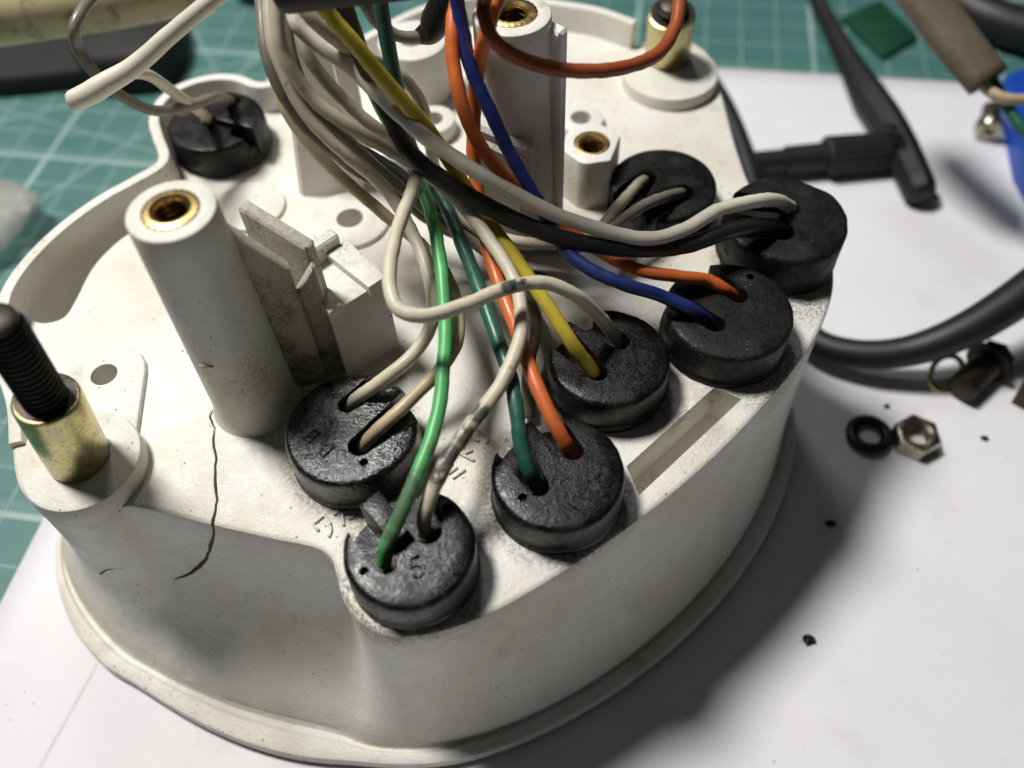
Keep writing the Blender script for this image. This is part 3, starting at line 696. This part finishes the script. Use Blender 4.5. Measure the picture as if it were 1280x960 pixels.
# raised bar beside the green wire
bar = [P(x, y, zt+1.2).to_2d() for x, y in ((449, 630), (474, 611), (499, 645), (480, 668))]
obj('raised_bar', *prism(bar, DECK+2, zt+1.2, .35), 'rubber_dusty', h, smooth=30)
letters(['5'], P(516, 724, zt), P(541, 714, zt)-P(516, 724, zt), P(508, 694, zt)-P(516, 724, zt), 2.5, zt+.1, .26).obj('moulded_number', 'rubber_dusty', h, smooth=60)
h, bo, zt = holder('M', [((671, 606), (631, 545), 1.55), ((715, 562), (668, 505), 1.5)], 'rubber', 'black rubber bulb holder with dark green and orange wires', dots=((653, 622),))
letters(['3', '.', '4', 'W'], P(752, 590, zt), P(700, 632, zt)-P(752, 590, zt), P(760, 620, zt)-P(735, 590, zt), 2.1, zt+.03, .16, .95).obj('moulded_number', 'rubber', h, smooth=60)
h, bo, zt = holder('L', [((437, 504), (490, 466), 1.5, 3.2), ((452, 555), (510, 510), 1.75, 3.6)], 'rubber_wet', 'oily glossy black rubber bulb holder beside the tall screw post', jitter=.1, dots=((409, 480), (455, 578)))
letters(['D', 'B'], P(420, 560, zt), P(398, 540, zt)-P(420, 560, zt), P(410, 580, zt)-P(420, 550, zt), 2.1, zt+.08, .2, 1.5).obj('moulded_number', 'rubber_wet', h, smooth=60)
h, bo, zt = holder('R1', [((745, 464), (690, 410), 1.55), ((773, 426), (716, 386), 1.5)], 'rubber', 'black rubber bulb holder with yellow and looped white wires')
h, bo, zt = holder('R2', [((892, 404), (832, 372), 1.55), ((921, 368), (872, 334), 1.55)], 'rubber_grey', 'matt black rubber bulb holder with blue and orange wires', dots=((938, 346),))
h, bo, zt = holder('R3', [((986, 260), (920, 250), 1.55), ((976, 289), (905, 280), 2.0)], 'rubber_grey', 'swollen matt black rubber bulb holder with torn lumpy edge at housing corner', jitter=.45)
h, bo, zt = holder('R4', [((806, 224), (770, 262), 2.0), ((852, 241), (795, 268), 2.0)], 'rubber_black', 'deep black rubber bulb holder beside the short brass-threaded boss', jitter=.15)
h, bo, zt = holder('BL', [((258, 150), (225, 130), 1.8, 2.2), ((290, 126), (240, 118), 1.5, 2.0), ((300, 165), (345, 172), 1.6, 2.2)], 'rubber_black', 'shiny black rubber bulb holder inside the round lobe of the rim')
bar = [P(x, y, zt+1.5).to_2d() for x, y in ((268, 148), (283, 132), (325, 142), (316, 160))]
obj('raised_bar', *prism(bar, DECK+2, zt+1.5, .5), 'rubber_black', h, smooth=30)
# ------------------------------------------------------------------ studs with spacer sleeves
def stud(base, top_px, zs, rs, rod_px, rod_z, rr, mat, label, flange=False):
    b = Vector(base); t = P(*top_px, zs); ax = (t-b).normalized(); L = (t-b).length
    root = thing('threaded_stud', b, label, 'stud')
    prof = [(rs*.93, -.4), (rs, .1), (rs, L-.5), (rs-.15, L-.15), (rs-.5, L), (rr+.75, L), (rr+.6, L-.3), (rr+.55, L-2)]
    obj('sleeve', *lathe(b, prof, 44, ax), mat, root, smooth=40)
    obj('sleeve_end', *lathe(b, [(rs-.45, L-.2), (rs-.5, L+.05), (rr-.2, L+.05), (rr-.2, L-.3)], 40, ax), 'steel_dark', root, smooth=30)
    re = P(*rod_px, rod_z) if rod_px else b+ax*rod_z
    ax2 = (re-(b+ax*(L-2))).normalized(); L2 = (re-(b+ax*(L-2))).length
    ro = b+ax*(L-2)
    rod = obj('threaded_rod', *lathe(ro, [(rr*.9, -3), (rr*.84, 2), (rr*.84, L2-.6), (rr*.8, L2-.2), (rr*.55, L2+.1)], 30, ax2), 'steel_dark', root, smooth=30)
    obj('thread', *helix(ro+ax2*1.6, rr, rr*.83, L2-2.2, .95, ax2), 'steel_dark', rod, smooth=25)
    return root
bl = P(99, 572, DECK+3.2)
stud(bl, (57, 497), 59.5, 4.15, (-8, 396), 75.5, 2.75, 'zinc', 'tilted threaded stud in a yellow zinc sleeve on the disc at the cracked corner')
br = P(834, 72, DECK+2.6)
stud(br, (840, 16), 55.5, 4.4, None, 13.5, 2.8, 'zinc', 'yellow zinc spacer stud on the disc behind the orange wire loop')
# ------------------------------------------------------------------ wires
def wire(pts, r, mat, label, cat='wire', name='wire', per=7, n=12, group='wires of the lighting harness', sway=.12):
    path = catmull([P(*p) for p in pts], per)
    s = random.random()*50
    q = []
    for i, p in enumerate(path):
        k = min(1, i/6, (len(path)-1-i)/6)
        q.append(p + Vector((noise.noise(p*.12+Vector((s, 0, 0))), noise.noise(p*.12+Vector((0, s, 0))), noise.noise(p*.12+Vector((0, 0, s)))))*sway*k*2 + Vector((noise.noise(p*.4+Vector((s, 0, 5))), noise.noise(p*.4+Vector((0, s, 5))), 0))*sway*.7*k)
    if not isinstance(r, list): r = [r*.95*(1+.09*noise.noise(Vector((s, k*.9, 0)))) for k in range(len(q))]
    o = obj(name, *tube(q, r, n), mat, None, smooth=70)
    return tag(o, label, cat, group)
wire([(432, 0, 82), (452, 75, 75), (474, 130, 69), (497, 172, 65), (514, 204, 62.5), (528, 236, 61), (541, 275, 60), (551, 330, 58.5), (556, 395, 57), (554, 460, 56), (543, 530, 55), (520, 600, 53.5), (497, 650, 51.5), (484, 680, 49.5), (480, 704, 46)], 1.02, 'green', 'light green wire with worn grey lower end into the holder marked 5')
wire([(474, -5, 83), (488, 75, 75), (500, 130, 69), (512, 180, 63), (530, 215, 60), (552, 250, 58), (580, 310, 56.5), (605, 375, 56), (628, 440, 55), (645, 510, 53.5), (652, 555, 51.5), (660, 585, 49.5), (671, 608, 46)], 1.1, 'green_dark', 'dark green wire entering the holder beside the moulded lettering')
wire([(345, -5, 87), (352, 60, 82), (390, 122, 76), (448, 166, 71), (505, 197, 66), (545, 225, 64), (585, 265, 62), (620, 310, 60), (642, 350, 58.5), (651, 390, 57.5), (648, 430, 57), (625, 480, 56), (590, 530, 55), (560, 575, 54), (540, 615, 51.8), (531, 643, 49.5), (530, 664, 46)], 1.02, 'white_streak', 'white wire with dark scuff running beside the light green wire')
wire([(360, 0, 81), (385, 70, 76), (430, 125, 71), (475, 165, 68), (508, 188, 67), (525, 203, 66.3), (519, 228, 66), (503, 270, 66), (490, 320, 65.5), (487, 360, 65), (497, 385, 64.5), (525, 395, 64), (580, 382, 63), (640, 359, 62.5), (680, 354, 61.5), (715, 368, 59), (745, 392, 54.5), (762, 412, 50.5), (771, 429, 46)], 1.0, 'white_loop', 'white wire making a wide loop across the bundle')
wire([(396, -5, 88), (420, 28, 85), (455, 68, 81.5), (490, 110, 77.5), (530, 155, 73), (565, 205, 67), (600, 262, 61), (640, 318, 57.5), (680, 375, 54), (712, 425, 50.5), (743, 468, 46)], 1.12, 'yellow', 'yellow wire crossing diagonally through the bundle')
wire([(568, -15, 86), (576, 20, 83), (588, 80, 78), (610, 135, 73), (640, 195, 67), (670, 250, 62), (692, 290, 58.5), (720, 325, 56.5), (770, 352, 55), (830, 372, 52), (865, 388, 50), (890, 406, 46)], 1.05, 'blue', 'dark blue wire leading to the matt black holder')
wire([(574, -15, 84), (566, 30, 82), (566, 80, 78.5), (580, 140, 74), (605, 190, 69), (650, 240, 62.5), (700, 280, 56), (750, 315, 53.5), (800, 338, 53), (850, 346, 52), (885, 350, 50.5), (905, 360, 49), (918, 372, 46)], 1.02, 'orange', 'orange wire running alongside the dark blue wire')
wire([(625, -12, 87), (608, 40, 83), (596, 90, 76), (591, 150, 70), (594, 220, 63), (605, 290, 58), (622, 350, 56.5), (648, 420, 55), (672, 485, 53.5), (693, 530, 51.5), (706, 552, 49.5), (715, 570, 46)], 1.05, 'orange', 'orange wire passing behind the yellow wire beside the dark green one')
wire([(607, -10, 88), (606, 20, 87), (618, 50, 85), (650, 72, 82.5), (690, 84, 81), (730, 88, 80), (780, 84, 79), (820, 68, 78), (842, 40, 78), (849, 10, 79), (848, -18, 80)], .98, 'orange_dark', 'brownish orange wire hanging in a loop in front of the zinc spacer')
wire([(425, 0, 87), (455, 75, 79), (480, 130, 73), (513, 189, 69), (556, 226, 66.5), (616, 263, 63), (678, 290, 60), (740, 305, 57.5), (800, 311, 56), (850, 308, 55), (900, 291, 54.5), (940, 281, 53), (965, 283, 50.5), (980, 289, 48)], 1.32, 'black', 'thick black wire lying below the long white wire')
wire([(366, -10, 85), (372, 30, 82.5), (400, 58, 80), (440, 85, 77.5), (475, 120, 75), (530, 170, 72.5), (590, 212, 69), (650, 245, 65), (710, 274, 61), (760, 290, 59), (815, 297, 57.5), (860, 285, 57), (900, 262, 57), (940, 252, 56), (970, 250, 53.5), (988, 259, 49.5)], 1.1, 'white2', 'long white wire sweeping over the bundle to the torn holder')
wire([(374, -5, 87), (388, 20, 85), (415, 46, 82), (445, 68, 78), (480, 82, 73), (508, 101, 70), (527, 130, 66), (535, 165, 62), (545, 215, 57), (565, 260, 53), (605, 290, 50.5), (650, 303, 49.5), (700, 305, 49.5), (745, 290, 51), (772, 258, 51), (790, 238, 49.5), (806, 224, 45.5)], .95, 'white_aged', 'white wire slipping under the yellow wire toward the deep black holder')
wire([(326, -5, 84), (336, 80, 79), (375, 150, 72), (430, 200, 65), (490, 240, 58), (560, 288, 51), (640, 309, 47), (710, 313, 47.5), (755, 292, 50.5), (790, 266, 51), (825, 248, 50), (852, 241, 46)], .95, 'grey', 'grimy grey wire running low under the bundle to the deep black holder')
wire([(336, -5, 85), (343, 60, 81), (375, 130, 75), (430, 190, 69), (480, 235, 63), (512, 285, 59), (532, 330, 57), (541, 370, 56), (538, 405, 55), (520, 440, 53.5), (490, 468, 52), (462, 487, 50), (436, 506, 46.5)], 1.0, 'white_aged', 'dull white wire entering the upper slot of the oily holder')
wire([(331, -5, 82), (338, 70, 77), (360, 140, 71), (410, 205, 64), (465, 255, 58.5), (520, 300, 55.5), (555, 340, 54.5), (572, 385, 54), (572, 425, 54), (550, 462, 53), (515, 497, 51.5), (480, 530, 49.8), (451, 558, 46)], .98, 'beige', 'beige wire entering the lower slot of the oily holder')
wire([(352, -5, 84), (364, 70, 79), (392, 135, 73), (440, 180, 67), (490, 225, 60), (540, 268, 55), (600, 310, 50), (645, 350, 47), (670, 400, 46.5), (660, 470, 46), (662, 520, 43.2)], .95, 'grey', 'grey wire disappearing down among the wires over the deck')
wire([(428, 176, 62), (445, 186, 61), (470, 200, 59), (515, 230, 56), (560, 275, 51.5), (600, 310, 47.5), (640, 340, 44.5), (680, 348, 43.2)], 1.05, 'black', 'short black wire tucked under the grey wires')
wire([(446, -12, 81), (458, 5, 79), (470, 25, 76.5), (495, 45, 74), (528, 47, 73)], .95, 'grey', 'dark grey wire end wrapped in black tape')
# tape on that wire
pt = [P(*p) for p in ((524, 46, 73), (536, 40, 73.5), (545, 26, 75), (552, 8, 77), (560, -15, 79))]
o = obj('tape_wrap', *tube(catmull(pt, 5), [1.2, 1.9, 2.3, 2.1, 2.6], 12), 'tape', None, smooth=50); tag(o, 'lump of black tape wrapped round a dark grey wire end', 'tape')
# wires to the holder in the rim lobe
wire([(258, 152, 45.5), (257, 147, 50), (238, 131, 57), (208, 110, 62), (186, 96, 65.5), (165, 93, 67.5), (145, 104, 69.5), (122, 117, 71.5)], .95, 'white', 'white wire curling from the lobe holder to a thick crimped end', group=None)
wire([(292, 130, 45.5), (285, 125, 50.5), (266, 123, 56), (240, 131, 57), (200, 139, 59), (160, 125, 63), (120, 95, 68), (97, 60, 72), (93, 35, 75), (105, 10, 76), (130, -14, 74)], .95, 'grey', 'grey wire looping from the lobe holder up to the yellowed sheath', group=None)
wire([(315, -30, 85), (262, 4, 82), (215, 40, 79), (165, 85, 75), (120, 112, 73), (92, 126, 72)], [1.1, 1.15, 1.2, 1.35, 1.6, 1.45], 'white2', 'thick cream crimped wire end pointing out over the cutting mat', group=None, n=16)
# sheaths
pth = catmull([P(*p) for p in ((-70, 16, 56), (40, 0, 56), (140, -15, 56), (200, -25, 56), (262, -33, 56))], 6)
o = obj('harness_sheath', *tube(pth, [8.6, 8.7, 8.8, 8.6, 8.0], 24, True, .8, rnd=False), 'sheath', None, smooth=60); tag(o, 'yellowed cream vinyl sheath of the wiring harness', 'sheath')
pth = catmull([P(*p) for p in ((356, -10, 90), (420, -18, 91), (520, -30, 92), (640, -46, 93))], 6)
o = obj('harness_sheath', *tube(pth, 2.5, 20), 'loom', None, smooth=60); tag(o, 'black taped sleeve that the coloured wires come out of', 'sheath')
# ------------------------------------------------------------------ things around the housing
# cable
pth = catmull([P(*p) for p in ((880, 92, 9), (908, 140, 9), (930, 195, 8), (960, 300, 6), (985, 385, 5), (1020, 427, 5), (1070, 442, 6), (1130, 440, 8), (1200, 416, 12), (1290, 360, 17), (1360, 300, 20))], 7)
o = obj('cable', *tube(pth, [2.6, 2.6, 2.6, 2.6, 2.7, 2.8, 2.9, 3.1, 3.5, 4.0, 4.2], 18), 'cable', None, smooth=60); tag(o, 'thick black cable curving out from under the housing over the paper', 'cable')
# black T shaped tool
t0 = P(1120, 192, 4.5)
T = thing('hand_tool', (t0.x, t0.y, 0), 'black T-shaped plastic tool with ribbed barrel lying on the paper', 'tool')
pth = [P(*p) for p in ((1008, -30, 4.5), (1034, 24, 4.5), (1062, 78, 5), (1085, 120, 5), (1105, 150, 5), (1125, 185, 5), (1150, 238, 4.6))]
obj('crossbar', *tube(catmull(pth, 5), [2.2, 2.2, 3.1, 4.4, 4.5, 4.3, 3.9], 8, True, 1.0), 'tool', T, smooth=30)
a, b = P(1122, 188, 4.8), P(905, 207, 4.8); ax = (b-a).normalized(); L = (b-a).length
k1 = (P(1030, 196, 4.8)-a).length; k2 = (P(982, 200, 4.8)-a).length
n = 40; rws = []
for z, r, amp in ((0, 4.4, .25), (k1-.6, 4.7, .25), (k1, 4.3, 0), (k1+.2, 3.5, 0), (k2, 3.4, 0), (k2+.3, 2.8, 0), (L, 2.7, 0)):
    x = ax.orthogonal().normalized(); y = ax.cross(x)
    rws.append([a+ax*z+(x*math.cos(2*math.pi*k/n)+y*math.sin(2*math.pi*k/n))*(r+(amp if k % 2 else 0)) for k in range(n)])
obj('ribbed_barrel', *rings(rws), 'tool', T, smooth=20)
for (x, y) in ((1113, 158), (1119, 170), (1125, 180)):
    q = P(x, y, 9.6); obj('grip_ridge', *tube([q+Vector((-1.5, .5, 0)), q+Vector((1.5, -.3, 0))], .4, 6), M['steel_dark'], T)
q = P(1161, 247, 1.2); obj('bit_tip', *box(q, (1, .3, 0), (-.3, 1, 0), (0, 0, 1), 2.0, 2.2, .9), 'steel', T, smooth=0)
# green plate
gp = [P(x, y, 0).to_2d() for x, y in ((1098, 4), (1146, 50), (1103, 76), (1051, 26))]
o = obj('square_plate', *prism(gp, -.4, 1.4, .3), 'plate', None, smooth=30); tag(o, 'small dark green square plate on the cutting mat beside the black tool', 'plate')
# brown vinyl sleeve with wires
pth = catmull([P(*p) for p in ((1118, -60, 50), (1146, -15, 46), (1188, 42, 41), (1236, 102, 36))], 6)
o = obj('vinyl_sleeve', *tube(pth, [5.6, 5.6, 5.7, 5.3], 20, False, .62, up=(.35, -.5, .8), rnd=False), 'sheath_brown', None, smooth=60)
m = o.modifiers.new('wall', 'SOLIDIFY'); m.thickness = .5*MM; tag(o, 'brown grey vinyl sleeve with a dark green wire coming out of its end', 'sheath')
wire([(1215, 72, 38.5), (1240, 100, 35.5), (1258, 130, 33), (1276, 158, 31), (1310, 195, 28)], 1.2, 'green_dark', 'dark green wire leaving the brown grey sleeve', group=None)
wire([(1205, 75, 38), (1228, 106, 36), (1255, 123, 35), (1300, 124, 34)], 1.2, 'beige', 'tan wire leaving the brown grey sleeve', group=None)
pth = catmull([P(*p) for p in ((1120, -40, 5.5), (1185, -5, 5.5), (1235, 22, 5.5), (1320, 50, 5.5))], 6)
o = obj('cable', *tube(pth, 5.6, 16), 'cable', None, smooth=60); tag(o, 'broad black cable on the cutting mat behind the brown grey sleeve', 'cable')
# blue piece
bp = [P(x, y, 3).to_2d() for x, y in ((1250, 108), (1300, 88), (1345, 200), (1310, 285), (1272, 215))]
o = obj('plastic_case', *prism(bp, .3, 7, 1.2), 'blue_plastic', None, smooth=40); tag(o, 'bright blue plastic case beside the cross-head screw', 'case')
# cross-head screw
hc = P(1236, 164, 3.6); sax = (P(1239, 140, 4.6)-hc).normalized()
S = thing('screw', (hc.x, hc.y, 0.3), 'small yellowish cross-head screw lying on the paper', 'screw')
hd = obj('head', *lathe(hc, [(2.2, -.25), (3.2, 0), (3.45, .5), (3.45, 2.2), (3.1, 2.6)], 32, sax), 'steel', S, smooth=0)
sx = sax.orthogonal().normalized(); sy = sax.cross(sx)
boolean(hd, [box(hc, sx, sy, sax, 1.9, .45, 1.5, .05), box(hc, sy, sx, sax, 1.9, .45, 1.5, .05)]); shade(hd, 35)
pr_ = []; z = 2.4
while z < 8.5: pr_ += [(2.3, z), (1.9, z+.35)]; z += .7
obj('shank', *lathe(hc, pr_, 24, sax), 'steel', S, smooth=30)
# rubber washer and nut
wc = P(1085, 546, .5)
o = obj('rubber_washer', *rings([[Vector((wc.x, wc.y, 1.35))+Vector((math.cos(2*math.pi*k/40)*(3.35+1.15*math.cos(a_)), math.sin(2*math.pi*k/40)*(3.35+1.15*math.cos(a_)), .9*math.sin(a_))) for k in range(40)] for a_ in [2*math.pi*i/12 for i in range(13)]], True, False, False), 'rubber_black', None, smooth=60)
tag(o, 'black rubber washer lying on the paper next to the hex nut', 'washer')
nc = P(1141, 552, .5)
hexo = [Vector((nc.x+4.45*math.cos(math.pi/3*k+.45), nc.y+4.45*math.sin(math.pi/3*k+.45))) for k in range(6)]
o = obj('hex_nut', *prism(hexo, .35, 3.9, .5), 'steel', None, smooth=0)
cut = lathe((nc.x, nc.y, 0), [(2.5, -2), (2.5, .9)] + [(2.5-.28*(k % 2), .9+.35*k) for k in range(1, 8)] + [(2.9, 3.9), (3.3, 6)], 32)
boolean(o, [cut]); shade(o, 30); tag(o, 'small yellowish steel hex nut lying on the paper', 'nut')
# bolt with loose ring
bc = P(1200, 488, 3.2); bt = P(1237, 452, 3.6); bax = (bt-bc).normalized(); L = (bt-bc).length
B = thing('bolt', (bc.x, bc.y, .3), 'dark flanged bolt with a washer lying behind the hex nut on the paper', 'bolt')
pr_ = [(2.2, 0)]; z = .4
while z < L-1: pr_ += [(3.0, z), (2.55, z+.4)]; z += .75
obj('shank', *lathe(bc, pr_, 26, bax), 'steel_dark', B, smooth=30)
obj('flange', *lathe(bc, [(2.5, L-1), (4.6, L-.6), (4.7, L), (3.6, L+.6)], 32, bax), 'steel_dark', B, smooth=30)
obj('head', *lathe(bc, [(3.6, L+.3), (3.6, L+2.8), (3.0, L+3.3)], 6, bax), 'steel_dark', B, smooth=0)
rc = P(1183, 467, 2.6); rx = Vector((.9, .2, .15)).normalized(); ry = Vector((-.1, .75, .65)).normalized()
o = obj('spring_washer', *tube([rc+(rx*math.cos(a_)+ry*math.sin(a_))*3.5 for a_ in [2*math.pi*k/36*.97 for k in range(37)]], .6, 8), 'zinc', None, smooth=60)
tag(o, 'thin yellowish ring washer leaning against the dark flanged bolt', 'washer')
bc = P(1294, 488, 3); bax = Vector((.7, -.6, .05))
B2 = thing('bolt', (bc.x, bc.y, .3), 'dark bolt cut off by the picture edge on the paper right of the flanged bolt', 'bolt')
B2['label'] = 'dark rusty bolt on the paper beyond the head of the flanged bolt'
obj('shank', *lathe(bc, [(2.2, 0)] + [(2.8-.4*(k % 2), .3+.35*k) for k in range(24)], 24, bax), 'steel_dark', B2, smooth=30)
obj('head', *lathe(bc, [(4.2, -2.6), (4.3, -.4), (3.8, .2)], 6, bax), 'steel_dark', B2, smooth=0)
# crumbs of rubber on the paper
for x, y, s, lab in ((1038, 655, .8, 'small torn black rubber crumb in the shadow of the housing'), (1011, 800, .9, 'torn black rubber crumb alone on the open paper in front of the housing'),
                     (1108, 508, .5, 'tiny black rubber crumb between the cable and the rubber washer'), (1230, 548, .6, 'tiny black rubber crumb on the paper beyond the hex nut')):
    c = P(x, y, .4)
    me = lathe(c, [(s*.3, -.1), (s*.8, .1*s), (s*.9, .5*s), (s*.5, .9*s)], 9)
    vs = [c + (v-c)*(1+.5*noise.noise(v*1.7)) + Vector(((v-c).x*.5, 0, 0)) for v in me[0]]
    o = obj('rubber_crumb', vs, me[1], 'rubber_black', None, smooth=25)
    tag(o, lab, 'crumb', 'rubber crumbs on the paper')
# pouch, navy cap, plastic bag at the back left
pc_ = P(60, 112, 0)
PO = thing('tool_pouch', (pc_.x, pc_.y, 0), 'charcoal and black fabric pouch on the cutting mat under the yellowed sheath', 'pouch')
po = [P(x, y, 0).to_2d() for x, y in ((-80, 128), (40, 118), (128, 108), (140, 40), (0, 45), (-90, 50))]
obj('pocket', *prism(po, -.3, 6, 2), 'pouch', PO, smooth=40)
po = [P(x, y, 0).to_2d() for x, y in ((120, 118), (165, 118), (205, 112), (228, 92), (236, 62), (224, 30), (195, 8), (110, 20))]
obj('flap', *prism([v.to_2d() for v in catmull([(p.x, p.y, 0) for p in po], 4, True)], -.3, 12, 3), 'pouch_black', PO, smooth=50)
c = P(318, -4, 0)
o = obj('marker_cap', *lathe((c.x, c.y, 0), [(5.0, -.3), (5.2, 3), (5.0, 12), (4.2, 13)], 28), 'navy', None, smooth=40); tag(o, 'navy blue plastic cap standing on the cutting mat behind the wires', 'cap')
n_ = N('cloudy_plastic_film')
n_.set(Base_Color=(.62, .60, .56), Roughness=.35, Transmission_Weight=.3, Alpha=.5); n_.bump(n_.noise(160, 4), .6, .001); M['film'] = n_.m
c = P(18, 282, 0)
vs, fs = lathe((0, 0, 0), [(.02, 0)] + [(math.sin(t*math.pi/10), 1-math.cos(t*math.pi/10)) for t in range(1, 6)] + [(math.cos(t*math.pi/10), 1+math.sin(t*math.pi/10)) for t in range(1, 5)] + [(.02, 2)], 36)
vs2 = []
for v in vs:
    k = 1+.28*noise.noise(v*2.1)+.16*noise.noise(v*5.3)
    vs2.append(Vector((c.x-8+v.x*15*k, c.y-2+v.y*13*k, -.3+max(0, v.z)*5*k)))
o = obj('plastic_bag', vs2, fs, 'film', None, smooth=80); tag(o, 'crumpled cloudy plastic bag on the mat beside the housing rim', 'bag')
